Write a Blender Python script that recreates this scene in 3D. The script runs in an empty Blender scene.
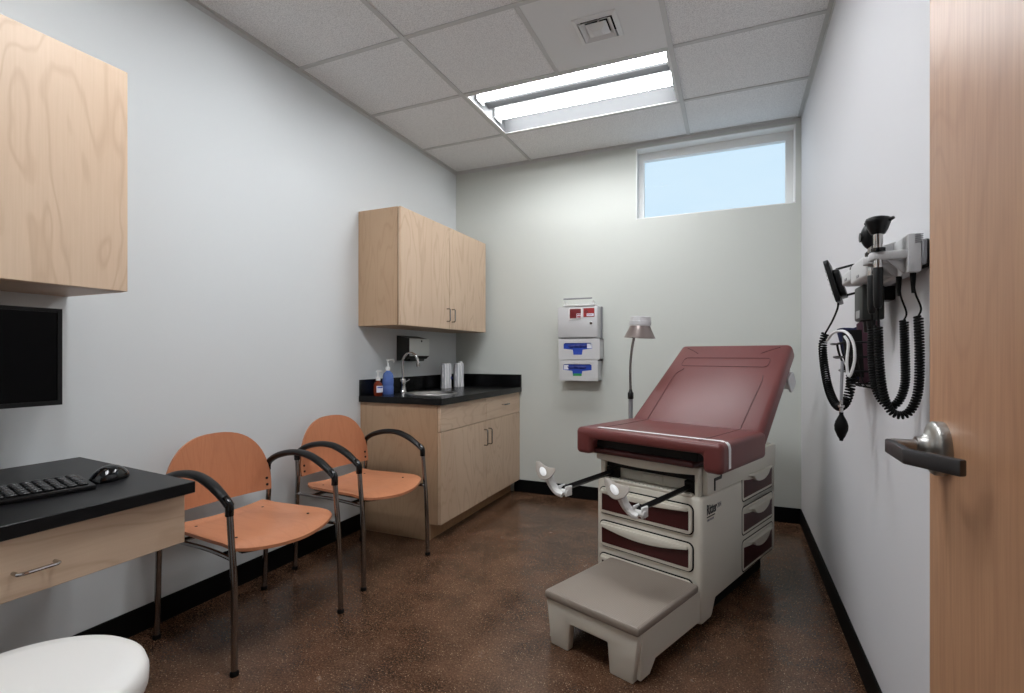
import bpy, bmesh, math, random
from mathutils import Vector, Matrix
random.seed(7)
C = bpy.context.scene.collection
PI = math.pi

# ------------------------------------------------------------------ materials
MATS = {}
def lin(c):
    return tuple(((x/12.92) if x <= .04045 else ((x+.055)/1.055)**2.4) for x in [v/255 for v in c])
def base(name, rgb, rough=.5, metal=0., spec=.5, coat=0.):
    m = bpy.data.materials.new(name); m.use_nodes = True
    b = m.node_tree.nodes['Principled BSDF']
    b.inputs['Base Color'].default_value = (*lin(rgb), 1)
    b.inputs['Roughness'].default_value = rough
    b.inputs['Metallic'].default_value = metal
    b.inputs['Specular IOR Level'].default_value = spec
    b.inputs['Coat Weight'].default_value = coat
    MATS[name] = m
    return m, b, m.node_tree
def nodes(t, *types):
    return [t.nodes.new(x) for x in types]
def mixcol(t, fac, a, b, blend='MIX'):
    n = t.nodes.new('ShaderNodeMix'); n.data_type = 'RGBA'; n.blend_type = blend
    if isinstance(fac, (int, float)): n.inputs[0].default_value = fac
    else: t.links.new(fac, n.inputs[0])
    for i, v in ((6, a), (7, b)):
        if isinstance(v, tuple): n.inputs[i].default_value = (*v, 1)
        else: t.links.new(v, n.inputs[i])
    return n.outputs[2]
def coords(t, scale, rot=(0, 0, 0), kind='Object'):
    tc, mp = nodes(t, 'ShaderNodeTexCoord', 'ShaderNodeMapping')
    t.links.new(tc.outputs[kind], mp.inputs[0])
    mp.inputs['Scale'].default_value = scale; mp.inputs['Rotation'].default_value = rot
    return mp.outputs[0]
def noise(t, vec, scale, detail=4, rough=.5, dist=0):
    n = t.nodes.new('ShaderNodeTexNoise'); t.links.new(vec, n.inputs['Vector'])
    n.inputs['Scale'].default_value = scale; n.inputs['Detail'].default_value = detail
    n.inputs['Roughness'].default_value = rough; n.inputs['Distortion'].default_value = dist
    return n.outputs[0]
def math_(t, op, a, b=None):
    n = t.nodes.new('ShaderNodeMath'); n.operation = op
    for i, v in enumerate((a, b)):
        if v is None: continue
        if isinstance(v, (int, float)): n.inputs[i].default_value = v
        else: t.links.new(v, n.inputs[i])
    return n.outputs[0]
def ramp(t, fac, stops):
    n = t.nodes.new('ShaderNodeValToRGB'); t.links.new(fac, n.inputs[0])
    e = n.color_ramp.elements
    while len(e) < len(stops): e.new(.5)
    for i, (p, c) in enumerate(stops):
        e[i].position = p; e[i].color = (*c, 1) if isinstance(c, tuple) else (c, c, c, 1)
    return n.outputs[0]
def bump(t, b, h, strength, dist=.002):
    n = t.nodes.new('ShaderNodeBump'); n.inputs['Strength'].default_value = strength
    n.inputs['Distance'].default_value = dist
    t.links.new(h, n.inputs['Height']); t.links.new(n.outputs[0], b.inputs['Normal'])

def paint(name, rgb, rough=.6, bs=.06):
    m, b, t = base(name, rgb, rough, spec=.3)
    h = noise(t, coords(t, (1, 1, 1)), 260, 3)
    bump(t, b, h, bs, .001)
    return m
def wood(name, light, dark, axis='z', rough=.42, cathedral=1., fine=.5, scale=1., coat=.0):
    m, b, t = base(name, light, rough, coat=coat)
    L, D = lin(light), lin(dark)
    s = {'z': (1, 1, .22), 'y': (1, .22, 1), 'x': (.22, 1, 1)}[axis]
    v = coords(t, tuple(k*scale for k in s))
    n1 = noise(t, v, 3.2, 3, .42, .3)
    rings = math_(t, 'SINE', math_(t, 'MULTIPLY', n1, 92.))
    rings = ramp(t, rings, ((0., 0.), (.55, .12), (.93, .75), (1., 1.)))
    s2 = {'z': (1, 1, .03), 'y': (1, .03, 1), 'x': (.03, 1, 1)}[axis]
    v2 = coords(t, tuple(k*scale for k in s2))
    n2 = noise(t, v2, 120, 3, .6)
    fineR = ramp(t, n2, ((.35, 0.), (.7, 1.)))
    n3 = noise(t, v, 2.0, 2, .5)
    broad = ramp(t, n3, ((.3, 0.), (.7, 1.)))
    mid = tuple(l*.55+d*.45 for l, d in zip(L, D))
    c = mixcol(t, math_(t, 'MULTIPLY', broad, .7), L, mid)
    c = mixcol(t, math_(t, 'MULTIPLY', rings, .5*cathedral), c, D)
    c = mixcol(t, math_(t, 'MULTIPLY', fineR, .35*fine), c, D)
    t.links.new(c, b.inputs['Base Color'])
    return m

paint('wall_paint', (214, 218, 219)); paint('wall_paint_back', (203, 206, 200))
paint('wall_paint_right', (216, 216, 219))
paint('white_trim', (236, 237, 236), .45, .02)
wood('maple', (213, 188, 162), (179, 147, 119), 'z', cathedral=.8, scale=1.3)
wood('maple_horizontal', (213, 188, 162), (179, 147, 119), 'y', cathedral=.7, scale=1.3)
wood('maple_side', (190, 160, 130), (158, 126, 97), 'z', cathedral=.55, scale=1.6)
wood('maple_dark', (176, 138, 102), (132, 98, 68), 'z', cathedral=.5, scale=1.2)
wood('beech', (197, 133, 97), (164, 98, 66), 'z', rough=.36, cathedral=.35, scale=1.6)
wood('beech_seat', (204, 138, 101), (170, 102, 70), 'x', rough=.34, cathedral=.35, scale=1.6)
wood('door_wood', (194, 149, 114), (138, 92, 66), 'z', rough=.4, cathedral=.35, fine=1.0, scale=1.2)
base('black_laminate', (9, 9, 11), .38, spec=.28)
base('black_stone', (5, 5, 6), .25, spec=.3)
base('black_plastic', (9, 9, 10), .4, spec=.35)
base('black_gloss', (6, 6, 8), .12)
base('black_rubber', (6, 6, 6), .6, spec=.15)
base('screen_black', (2, 2, 3), .3, spec=.12)
base('key_black', (16, 16, 18), .35)
base('chrome', (190, 188, 186), .16, 1.)
base('dark_chrome', (150, 146, 144), .16, 1.)
base('brushed_steel', (172, 170, 166), .34, 1.)
base('satin_nickel', (150, 148, 146), .32, 1.)
base('lever_dark', (84, 84, 86), .42, .9)
base('steel_panel', (226, 230, 226), .4)
base('dark_panel', (50, 52, 50), .5, .3)
base('warm_white_plastic', (222, 217, 204), .38)
base('white_plastic', (228, 228, 226), .4)
base('pure_white', (240, 240, 240), .35)
base('grey_plastic', (200, 200, 201), .42)
base('shaded_plastic', (150, 142, 133), .42)  # white plastic of the footrests, darkened to paint in their shade
base('mid_grey_plastic', (140, 140, 144), .45)
base('silver_label', (150, 150, 150), .5)
base('burgundy_panel', (66, 20, 20), .45)
base('red_label', (156, 36, 38), .5)
base('dark_red', (110, 24, 30), .3)
base('blue_card', (28, 66, 170), .5)
base('blue_deep', (24, 40, 120), .5)
base('green_card', (40, 140, 80), .5)
base('paper_white', (236, 236, 236), .7)
base('label_white', (222, 224, 236), .6)
base('navy_fabric', (22, 30, 66), .9); base('maroon_fabric', (52, 16, 34), .9)
base('wire_dark', (20, 20, 22), .4, .5)
base('lamp_brown', (128, 116, 112), .3, .4)
base('grid_white', (196, 196, 195), .55)
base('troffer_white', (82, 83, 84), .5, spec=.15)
base('duct_dark', (12, 12, 12), .8)
base('vent_metal', (220, 220, 219), .5)
m, b, t = base('vinyl_burgundy', (108, 54, 52), .36, spec=.42)
h = noise(t, coords(t, (1, 1, 1)), 420, 2); bump(t, b, h, .12, .0008)
n_ = noise(t, coords(t, (1, 1, 1)), 3.5, 2)
t.links.new(mixcol(t, n_, lin((100, 49, 48)), lin((116, 61, 58))), b.inputs['Base Color'])
base('vinyl_dark', (70, 26, 26), .5)
m, b, t = base('vinyl_white', (232, 231, 228), .33)
h = noise(t, coords(t, (1, 1, 1)), 300, 2); bump(t, b, h, .05, .0006)
# ribbed rubber of the step
m, b, t = base('tread_rubber', (152, 141, 130), .42)
v = coords(t, (1, 1, 1))
w1, w2 = nodes(t, 'ShaderNodeTexWave', 'ShaderNodeTexWave')
for w, d in ((w1, 'X'), (w2, 'Y')):
    w.bands_direction = d; w.inputs['Scale'].default_value = 42; t.links.new(v, w.inputs['Vector'])
hh = math_(t, 'MULTIPLY', w1.outputs[1], w2.outputs[1]); bump(t, b, hh, .5, .002)
# bottles
def plastic_clear(name, rgb, alpha):
    m, b, t = base(name, rgb, .15); b.inputs['Transmission Weight'].default_value = alpha
    b.inputs['IOR'].default_value = 1.3
    return m
plastic_clear('amber_liquid', (130, 48, 24), .35)
plastic_clear('blue_liquid', (120, 152, 226), .5)
# glass of the window
m = bpy.data.materials.new('window_glass'); m.use_nodes = True; t = m.node_tree; t.nodes.clear()
o, mx, tr, gl, fr = nodes(t, 'ShaderNodeOutputMaterial', 'ShaderNodeMixShader', 'ShaderNodeBsdfTransparent', 'ShaderNodeBsdfGlossy', 'ShaderNodeFresnel')
gl.inputs['Roughness'].default_value = .02; fr.inputs['IOR'].default_value = 1.04
tr.inputs[0].default_value = (.97, .985, .99, 1)
t.links.new(fr.outputs[0], mx.inputs[0]); t.links.new(tr.outputs[0], mx.inputs[1]); t.links.new(gl.outputs[0], mx.inputs[2]); t.links.new(mx.outputs[0], o.inputs[0])
MATS['window_glass'] = m
# lamp diffuser
m = bpy.data.materials.new('lamp_glow'); m.use_nodes = True; t = m.node_tree; t.nodes.clear()
o, em = nodes(t, 'ShaderNodeOutputMaterial', 'ShaderNodeEmission')
em.inputs[0].default_value = (.955, .975, 1., 1); em.inputs[1].default_value = 29.
t.links.new(em.outputs[0], o.inputs[0]); MATS['lamp_glow'] = m
m2 = m.copy(); m2.name = 'lamp_glow_bright'; m2.node_tree.nodes['Emission'].inputs[1].default_value = 47.; MATS['lamp_glow_bright'] = m2
# floor: stained polished concrete with pale chips
m, b, t = base('stained_concrete', (70, 46, 34), .3)
v = coords(t, (1, 1, 1))
n1 = noise(t, v, 1.5, 3, .5, .2); n2 = noise(t, v, 5, 6, .65, .1)
c = ramp(t, n1, ((.34, lin((36, 19, 13))), (.50, lin((72, 44, 32))), (.64, lin((98, 70, 54)))))
c2 = ramp(t, n2, ((.36, lin((30, 16, 11))), (.64, lin((114, 84, 65)))))
c = mixcol(t, .5, c, c2)
n4 = noise(t, coords(t, (1, 1, 1)), 150, 3, .8)
c = mixcol(t, ramp(t, n4, ((.46, 0.), (.68, .75))), c, lin((142, 110, 84)))
n5 = noise(t, coords(t, (1, 1, 1)), 110, 3, .8)
c = mixcol(t, ramp(t, n5, ((.50, 0.), (.72, .7))), c, lin((30, 16, 12)))
vo = t.nodes.new('ShaderNodeTexVoronoi'); t.links.new(v, vo.inputs['Vector']); vo.inputs['Scale'].default_value = 150
sp = ramp(t, vo.outputs['Distance'], ((.18, 1.), (.32, 0.)))
wn = t.nodes.new('ShaderNodeSeparateColor'); t.links.new(vo.outputs['Color'], wn.inputs[0])
pick = ramp(t, wn.outputs[0], ((.62, 0.), (1., .85)))
c = mixcol(t, math_(t, 'MULTIPLY', sp, pick), c, lin((214, 184, 150)))
t.links.new(c, b.inputs['Base Color'])
r = ramp(t, n2, ((.3, .16), (.7, .28))); t.links.new(r, b.inputs['Roughness'])
bump(t, b, n2, .05, .002)
# ceiling tile
m, b, t = base('ceiling_tile', (190, 190, 189), .9, spec=.1)
v = coords(t, (1, 1, 1))
n1 = noise(t, v, 170, 4, .7); n2 = noise(t, v, 420, 2, .6)
c = ramp(t, n1, ((.36, lin((208, 208, 209))), (.56, lin((240, 240, 240)))))
c = mixcol(t, ramp(t, n2, ((.30, 1.), (.40, 0.))), c, lin((184, 184, 184)))
t.links.new(c, b.inputs['Base Color']); bump(t, b, n1, .25, .002)
base('vent_panel', (220, 220, 220), .6)
# towel wrapper stripes
m, b, t = base('wrapper', (236, 237, 240), .45)
w = t.nodes.new('ShaderNodeTexWave'); t.links.new(coords(t, (1, 1, 1)), w.inputs[0]); w.inputs['Scale'].default_value = 26
w.bands_direction = 'Y'; w.inputs['Distortion'].default_value = 1.2
t.links.new(ramp(t, w.outputs[1], ((.25, lin((192, 192, 198))), (.6, lin((246, 246, 247))))), b.inputs['Base Color'])

# ------------------------------------------------------------------ mesh helpers
def link(name, bm, mat, parent=None, smooth=True, sharp=40):
    bmesh.ops.remove_doubles(bm, verts=bm.verts, dist=1e-6)
    bmesh.ops.recalc_face_normals(bm, faces=bm.faces)
    me = bpy.data.meshes.new(name); bm.to_mesh(me); bm.free()
    me.materials.append(MATS[mat])
    if smooth:
        for p in me.polygons: p.use_smooth = True
        me.set_sharp_from_angle(angle=math.radians(sharp))
    o = bpy.data.objects.new(name, me); C.objects.link(o)
    if parent: o.parent = parent
    return o
def merge(bm, part, M=None):
    if M is not None: bmesh.ops.transform(part, matrix=M, verts=part.verts)
    me = bpy.data.meshes.new('tmp'); part.to_mesh(me); part.free()
    bm.from_mesh(me); bpy.data.meshes.remove(me)
def box(bm, lo, hi, bev=0., seg=2, M=None):
    p = bmesh.new(); bmesh.ops.create_cube(p, size=1)
    s = [h-l for l, h in zip(lo, hi)]; c = [(h+l)/2 for l, h in zip(lo, hi)]
    bmesh.ops.transform(p, matrix=Matrix.Translation(c) @ Matrix.Diagonal((*s, 1)), verts=p.verts)
    if bev > 0:
        bmesh.ops.bevel(p, geom=p.edges[:]+p.verts[:], offset=min(bev, min(s)*.49), segments=seg, profile=.5, affect='EDGES', clamp_overlap=True)
    merge(bm, p, M); return bm
def B(lo, hi, bev=0., seg=2, M=None):
    return box(bmesh.new(), lo, hi, bev, seg, M)
def prism(bm, pts, h, axis='z', at=0., bev=0., seg=2, M=None, holes=()):
    """pts: 2D outline; extruded from at to at+h along axis. planes: z->(x,y) y->(x,z) x->(y,z)"""
    p = bmesh.new()
    def P(a, b, c):
        return {'z': (a, b, c), 'y': (a, c, b), 'x': (c, a, b)}[axis]
    loops = [pts]+list(holes)
    vs0, es = [], []
    for lp in loops:
        v0 = [p.verts.new(P(a, b, at)) for a, b in lp]
        es += [p.edges.new((v0[i], v0[(i+1) % len(v0)])) for i in range(len(v0))]
    if holes:
        r = bmesh.ops.triangle_fill(p, use_beauty=True, use_dissolve=False, edges=es)
    else:
        p.faces.new(list(p.verts))
    ext = bmesh.ops.extrude_face_region(p, geom=p.faces[:])
    nv = [g for g in ext['geom'] if isinstance(g, bmesh.types.BMVert)]
    d = {'z': (0, 0, h), 'y': (0, h, 0), 'x': (h, 0, 0)}[axis]
    bmesh.ops.translate(p, verts=nv, vec=d)
    bmesh.ops.recalc_face_normals(p, faces=p.faces)
    if bev > 0:
        ed = [e for e in p.edges if e.is_manifold and e.calc_face_angle(0) > .35]
        bmesh.ops.bevel(p, geom=ed, offset=bev, segments=seg, profile=.5, affect='EDGES', clamp_overlap=True)
    merge(bm, p, M); return bm
def rrect(w, h, r, n=5, cx=0, cy=0):
    pts = []
    for k, (sx, sy) in enumerate(((1, 1), (-1, 1), (-1, -1), (1, -1))):
        for i in range(n+1):
            a = k*PI/2+i/n*PI/2
            pts.append((cx+sx*(w/2-r)+r*math.cos(a), cy+sy*(h/2-r)+r*math.sin(a)))
    return pts
def ell(rx, ry, n=24, cx=0, cy=0):
    return [(cx+rx*math.cos(2*PI*i/n), cy+ry*math.sin(2*PI*i/n)) for i in range(n)]
def catmull(pts, k=6):
    P = [Vector(p) for p in pts]; out = []
    for i in range(len(P)-1):
        a = P[i-1] if i else P[0]*2-P[1]
        b_, c = P[i], P[i+1]
        d = P[i+2] if i+2 < len(P) else P[-1]*2-P[-2]
        for j in range(k):
            s = j/k
            out.append(.5*((2*b_)+(-a+c)*s+(2*a-5*b_+4*c-d)*s*s+(-a+3*b_-3*c+d)*s**3))
    out.append(P[-1]); return out
def tube(bm, pts, r, n=10, smooth=0, caps=True, sx=1., M=None, closed=False, up=None):
    """sweep; r number or list; sx widens the section across"""
    P = catmull(pts, smooth) if smooth else [Vector(p) for p in pts]
    N = len(P)
    R = r if isinstance(r, (list, tuple)) else None
    def rad(i):
        if R is None: return r
        q = i/(N-1)*(len(R)-1); a = int(q); f = q-a
        return R[a]*(1-f)+R[min(a+1, len(R)-1)]*f
    T = []
    for i in range(N):
        if closed: d = P[(i+1) % N]-P[i-1]
        else: d = P[min(i+1, N-1)]-P[max(i-1, 0)]
        T.append(d.normalized())
    ref = Vector(up) if up else (Vector((0, 0, 1)) if abs(T[0].z) < .9 else Vector((1, 0, 0)))
    u = (ref-T[0]*ref.dot(T[0])).normalized()
    p = bmesh.new(); rings = []
    for i in range(N):
        if up: u = Vector(up)
        u = (u-T[i]*u.dot(T[i])).normalized(); w = T[i].cross(u)
        rings.append([p.verts.new(P[i]+rad(i)*(math.cos(2*PI*j/n)*u+sx*math.sin(2*PI*j/n)*w)) for j in range(n)])
    for i in range(N if closed else N-1):
        a, b_ = rings[i], rings[(i+1) % N]
        for j in range(n): p.faces.new((a[j], a[(j+1) % n], b_[(j+1) % n], b_[j]))
    if caps and not closed: p.faces.new(rings[0][::-1]); p.faces.new(rings[-1])
    merge(bm, p, M); return bm
def T_(*a, **k): return tube(bmesh.new(), *a, **k)
def lathe(bm, prof, n=24, M=None):
    """prof: (r, z) list, bottom to top"""
    p = bmesh.new(); rings = []
    for r, z in prof:
        if r < 1e-5: rings.append([p.verts.new((0, 0, z))])
        else: rings.append([p.verts.new((r*math.cos(2*PI*j/n), r*math.sin(2*PI*j/n), z)) for j in range(n)])
    for a, b_ in zip(rings, rings[1:]):
        if len(a) == 1 and len(b_) == 1: continue
        for j in range(n):
            if len(a) == 1: p.faces.new((a[0], b_[(j+1) % n], b_[j]))
            elif len(b_) == 1: p.faces.new((a[j], a[(j+1) % n], b_[0]))
            else: p.faces.new((a[j], a[(j+1) % n], b_[(j+1) % n], b_[j]))
    merge(bm, p, M); return bm
def L_(*a, **k): return lathe(bmesh.new(), *a, **k)
def sheet(fn, nu, nv, off):
    """closed shell: fn(u,v) -> point, thickened by vector off (or off(u,v))"""
    p = bmesh.new(); g = []
    for s in (0, 1):
        g.append([[p.verts.new(Vector(fn(i/nu, j/nv))+(Vector(off)*s)) for j in range(nv+1)] for i in range(nu+1)])
    for s in (0, 1):
        for i in range(nu):
            for j in range(nv):
                p.faces.new((g[s][i][j], g[s][i+1][j], g[s][i+1][j+1], g[s][i][j+1]))
    for i in range(nu):
        for j in (0, nv): p.faces.new((g[0][i][j], g[0][i+1][j], g[1][i+1][j], g[1][i][j]))
    for j in range(nv):
        for i in (0, nu): p.faces.new((g[0][i][j], g[0][i][j+1], g[1][i][j+1], g[1][i][j]))
    return p
def tr(x, y, z): return Matrix.Translation((x, y, z))
def rot(a, ax): return Matrix.Rotation(a, 4, ax)

def empty(name, label, cat, loc=(0, 0, 0), rz=0, group=None):
    o = bpy.data.objects.new(name, None); C.objects.link(o)
    o.location = loc; o.rotation_euler = (0, 0, rz); o.empty_display_size = .05
    o['label'] = label; o['category'] = cat
    if group: o['group'] = group
    return o
def tag(o, label, cat, group=None):
    o['label'] = label; o['category'] = cat
    if group: o['group'] = group
    return o
def struct(o, label=None, cat=None):
    o['kind'] = 'structure'
    if label: o['label'] = label
    if cat: o['category'] = cat
    return o
def place(o, loc): o.location = loc; return o
def dup(root, loc, rz, label):
    r = root.copy(); C.objects.link(r); r.location = loc; r.rotation_euler = (0, 0, rz); r['label'] = label
    for ch in list(root.children):
        c = ch.copy(); C.objects.link(c); c.parent = r
        for g in list(ch.children):
            d = g.copy(); C.objects.link(d); d.parent = c
    return r
def text_mesh(name, s, size, mat, M, parent=None, depth=.0006, bold=0., xs=1.):
    cu = bpy.data.curves.new('tmp_text', 'FONT'); cu.body = s; cu.size = size; cu.extrude = depth; cu.offset = bold
    o = bpy.data.objects.new('tmp_text', cu)
    C.objects.link(o)
    dg = bpy.context.evaluated_depsgraph_get(); dg.update()
    me = bpy.data.meshes.new_from_object(o.evaluated_get(dg))
    bpy.data.objects.remove(o)
    me.transform(M @ Matrix.Diagonal((xs, 1, 1, 1))); me.materials.clear(); me.materials.append(MATS[mat]); me.name = name
    r = bpy.data.objects.new(name, me); C.objects.link(r)
    if parent: r.parent = parent
    return r

# ------------------------------------------------------------------ room dimensions
XL, XR, YB, H = -2.214, .416, 3.883, 2.709
YF = .15                                # inner face of the entry wall
Wt = .12
# floor and shell
struct(link('floor', B((XL-.1, -1.9, -.1), (XR+.9, YB+.35, 0)), 'stained_concrete', smooth=False), 'brown mottled stained concrete floor with pale flecks', 'floor')
struct(link('wall_left', B((XL-Wt, YF-.12, 0), (XL, YB+.35, H+.25)), 'wall_paint', smooth=False), 'plain pale painted wall behind the chairs', 'wall')
struct(link('wall_right', B((XR, YF-.12, 0), (XR+Wt, YB+.35, H+.25)), 'wall_paint_right', smooth=False), 'plain white painted wall behind the medical instruments', 'wall')
WX0, WX1, WZ0, WZ1 = -.669, .384, 2.143, 2.672
bm = bmesh.new()
y0, y1 = YB, YB+.17
box(bm, (XL, y0, 0), (XR, y1, WZ0)); box(bm, (XL, y0, WZ0), (WX0, y1, H+.25)); box(bm, (WX1, y0, WZ0), (XR, y1, H+.25)); box(bm, (WX0, y0, WZ1), (WX1, y1, H+.25))
struct(link('wall_back', bm, 'wall_paint_back', smooth=False), 'pale greenish painted back wall with a high window', 'wall')
DX0, DX1, DH = -.62, .33, 2.13          # doorway
bm = bmesh.new()
box(bm, (XL, YF-.12, 0), (DX0, YF, H+.25)); box(bm, (DX1+.02, YF-.12, 0), (XR, YF, H+.25)); box(bm, (DX0, YF-.12, DH+.04), (DX1+.02, YF, H+.25))
struct(link('wall_front', bm, 'wall_paint', smooth=False), 'entry wall around the doorway', 'wall')
# corridor outside the doorway
bm = bmesh.new()
box(bm, (-2.3, -1.8, 0), (-2.2, YF-.12, 2.7)); box(bm, (1.2, -1.8, 0), (1.3, YF-.12, 2.7)); box(bm, (-2.3, -1.9, 0), (1.3, -1.8, 2.7)); box(bm, (XR+.12, YF-.13, 0), (1.3, YF-.03, 2.7))
box(bm, (-2.3, -1.9, 2.7), (1.3, YF-.12, 2.8))
struct(link('wall_corridor', bm, 'wall_paint', smooth=False), 'walls of the corridor outside', 'wall')
# baseboards
bm = B((XL, YF, 0), (XL+.008, 2.64, .102), .002, 1)
struct(link('baseboard_left', bm, 'black_rubber'), 'black rubber baseboard along the left wall', 'baseboard')
bm = B((-1.66, YB-.008, 0), (XR-.008, YB, .102), .002, 1)
struct(link('baseboard_back', bm, 'black_rubber'), 'black rubber baseboard along the back wall', 'baseboard')
bm = B((XR-.008, YF, 0), (XR, YB, .102), .002, 1)
struct(link('baseboard_right', bm, 'black_rubber'), 'black rubber baseboard along the right wall', 'baseboard')
# ceiling: tiles with a gap, the grid below them
GX = [XL, -1.515, -.295, XR]; GY = [YF, .295, .905, 1.515, 2.125, 2.735, 3.345, YB]
bm = bmesh.new(); tb = .010
for j in range(len(GY)-1):
    for i in range(3):
        x0, x1, ya, yb = GX[i], GX[i+1], GY[j], GY[j+1]
        if i == 1 and j in (2, 5): continue           # troffers
        if i == 1 and j == 4: x1 = -.905              # ventilation panel beside
        box(bm, (x0, ya, H+.004), (x1, yb, H+.02))
box(bm, (XL, YF, H+.2), (XR, YB, H+.25))
struct(link('ceiling', bm, 'ceiling_tile', smooth=False), 'grey mineral tile suspended ceiling', 'ceiling')
bm = bmesh.new(); g = .012
for x in GX[1:3]: box(bm, (x-g, YF, H-.003), (x+g, YB, H+.03), .001, 1)
for y in GY[1:-1]:
    for xa, xb in ((XL, GX[1]-g), (GX[1]+g, GX[2]-g), (GX[2]+g, XR)):
        box(bm, (xa, y-g, H-.002), (xb, y+g, H+.03), .001, 1)
box(bm, (-.905-g, 2.125+g, H-.002), (-.905+g, 2.735-g, H+.03), .001, 1)
struct(link('trim_1', bm, 'grid_white'), 'grey metal grid between the ceiling tiles', 'ceiling grid')
bm = bmesh.new()
box(bm, (XL, YF, H-.022), (XL+.002, YB, H+.004)); box(bm, (XL, YF, H-.001), (XL+.02, YB, H+.004))
box(bm, (XR-.002, YF, H-.022), (XR, YB, H+.004)); box(bm, (XR-.022, YF, H-.001), (XR, YB, H+.004))
box(bm, (XL, YB-.002, H-.02), (XR, YB, H+.004)); box(bm, (XL, YB-.02, H-.001), (XR, YB, H+.004))
struct(link('trim_2', bm, 'grid_white', smooth=False), 'angle trim around the edge of the ceiling', 'ceiling trim')

# window
wy = YB+.10
win = struct(link('window_1', prism(bmesh.new(), [(WX0, WZ0), (WX1, WZ0), (WX1, WZ1), (WX0, WZ1)], .05, 'y', wy,
     holes=[[(WX0+.042, WZ0+.03), (WX0+.042, WZ1-.062), (WX1-.052, WZ1-.062), (WX1-.052, WZ0+.03)]]), 'white_trim', smooth=False), 'wide high window with a white frame and pale blue sky beyond', 'window')
gl = link('pane', B((WX0+.03, wy+.02, WZ0+.02), (WX1-.04, wy+.026, WZ1-.05)), 'window_glass', win, smooth=False)
bm = bmesh.new()                                     # white liner of the recess
box(bm, (WX0, YB-.001, WZ0), (WX0+.006, wy, WZ1)); box(bm, (WX1-.006, YB-.001, WZ0), (WX1, wy, WZ1)); box(bm, (WX0, YB-.001, WZ1-.006), (WX1, wy, WZ1)); box(bm, (WX0, YB-.001, WZ0), (WX1, wy, WZ0+.006))
link('jamb_liner', bm, 'white_trim', win, smooth=False)

# ------------------------------------------------------------------ troffers
def troffer(y0, label, glow='lamp_glow'):
    r = empty('recessed_ceiling_light', label, 'ceiling light', (-.905, y0+.305, H), 0)
    w, d = .598, .293
    bm = bmesh.new()
    # open housing: sloped ends and sides, top
    box(bm, (-w, -d, .09), (w, d, .1))
    for s in (-1, 1):
        prism(bm, [(s*d, -.001), (s*d, .1), (s*(d-.03), .1), (s*(d-.012), -.001)], 2*w, 'x', -w)
        box(bm, (min(s*w, s*(w-.012)), -d, -.001), (max(s*w, s*(w-.012)), d, .1))
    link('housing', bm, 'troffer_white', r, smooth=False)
    bm = bmesh.new()                                 # curved reflector ridge between the lamps
    prism(bm, [(-.075, .09), (-.045, .062), (0, .048), (.045, .062), (.075, .09)], 2*w-.03, 'x', -w+.015)
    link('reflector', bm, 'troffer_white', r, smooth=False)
    bm = prism(bmesh.new(), [(-w, -d), (w, -d), (w, d), (-w, d)], .003, 'z', -.003, holes=[[(-w+.014, -d+.012), (-w+.014, d-.012), (w-.014, d-.012), (w-.014, -d+.012)]])
    link('flange', bm, 'vent_metal', r, smooth=False)
    for yc in (-.135, .135):
        pts = [(yc-.043, .088)]+[(yc-.042*math.cos(a), .072-.040*math.sin(a)) for a in [i/8*PI for i in range(9)]]+[(yc+.043, .088)]
        link('lamp_basket', prism(bmesh.new(), pts, 2*w-.05, 'x', -w+.025), glow, r)
        for s in (-1, 1):
            x = s*(w-.019); link('end_cap', box(bmesh.new(), (x-.006, yc-.05, .026), (x+.006, yc+.05, .088)), 'vent_metal', r, smooth=False)
    return r
troffer(2.735, 'bright two lamp recessed light in the ceiling beside the window')
troffer(.905, 'recessed ceiling light nearer the doorway, out of the picture', 'lamp_glow_bright')

# ceiling vent
vt = empty('ceiling_vent', 'square stepped air vent in a smooth grey ceiling panel', 'air vent', (-.6, 2.43, H))
bm = prism(bmesh.new(), [(-.293, -.293), (.293, -.293), (.293, .293), (-.293, .293)], .012, 'z', .0, holes=[[(-.082, -.082), (-.082, .082), (.082, .082), (.082, -.082)]])
link('panel', bm, 'vent_panel', vt, smooth=False)
def frame_ring(bm, ro, ri, zo, zi, th=.002):
    p = bmesh.new()
    for a in range(4):
        c0, s0 = [(1, 1), (-1, 1), (-1, -1), (1, -1)][a]; c1, s1 = [(1, 1), (-1, 1), (-1, -1), (1, -1)][(a+1) % 4]
        q = [(c0*ro, s0*ro, zo), (c1*ro, s1*ro, zo), (c1*ri, s1*ri, zi), (c0*ri, s0*ri, zi)]
        lo = [p.verts.new(v) for v in q]; hi = [p.verts.new((v[0], v[1], v[2]+th)) for v in q]
        p.faces.new(lo); p.faces.new(hi[::-1])
        for k in range(4): p.faces.new((lo[k], lo[(k+1) % 4], hi[(k+1) % 4], hi[k]))
    merge(bm, p)
bm = bmesh.new(); frame_ring(bm, .104, .084, -.004, -.012, .004); frame_ring(bm, .084, .08, -.012, .02)
link('outer_frame', bm, 'vent_metal', vt, smooth=False)
bm = bmesh.new(); frame_ring(bm, .076, .054, -.016, .002, .003)
link('cone', bm, 'vent_metal', vt, smooth=False)
bm = bmesh.new(); frame_ring(bm, .050, .022, -.008, -.026, .003); box(bm, (-.0225, -.0225, -.027), (.0225, .0225, -.023)); box(bm, (-.004, -.004, -.006), (.004, .004, .10))
link('cone', bm, 'vent_metal', vt, smooth=False)
bm = B((-.1, -.1, .09), (.1, .1, .11))
for s in (-1, 1): box(bm, (min(s*.1, s*.09), -.1, .013), (max(s*.1, s*.09), .1, .09)); box(bm, (-.1, min(s*.1, s*.09), .013), (.1, max(s*.1, s*.09), .09))
link('duct_box', bm, 'duct_dark', vt, smooth=False)

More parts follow.
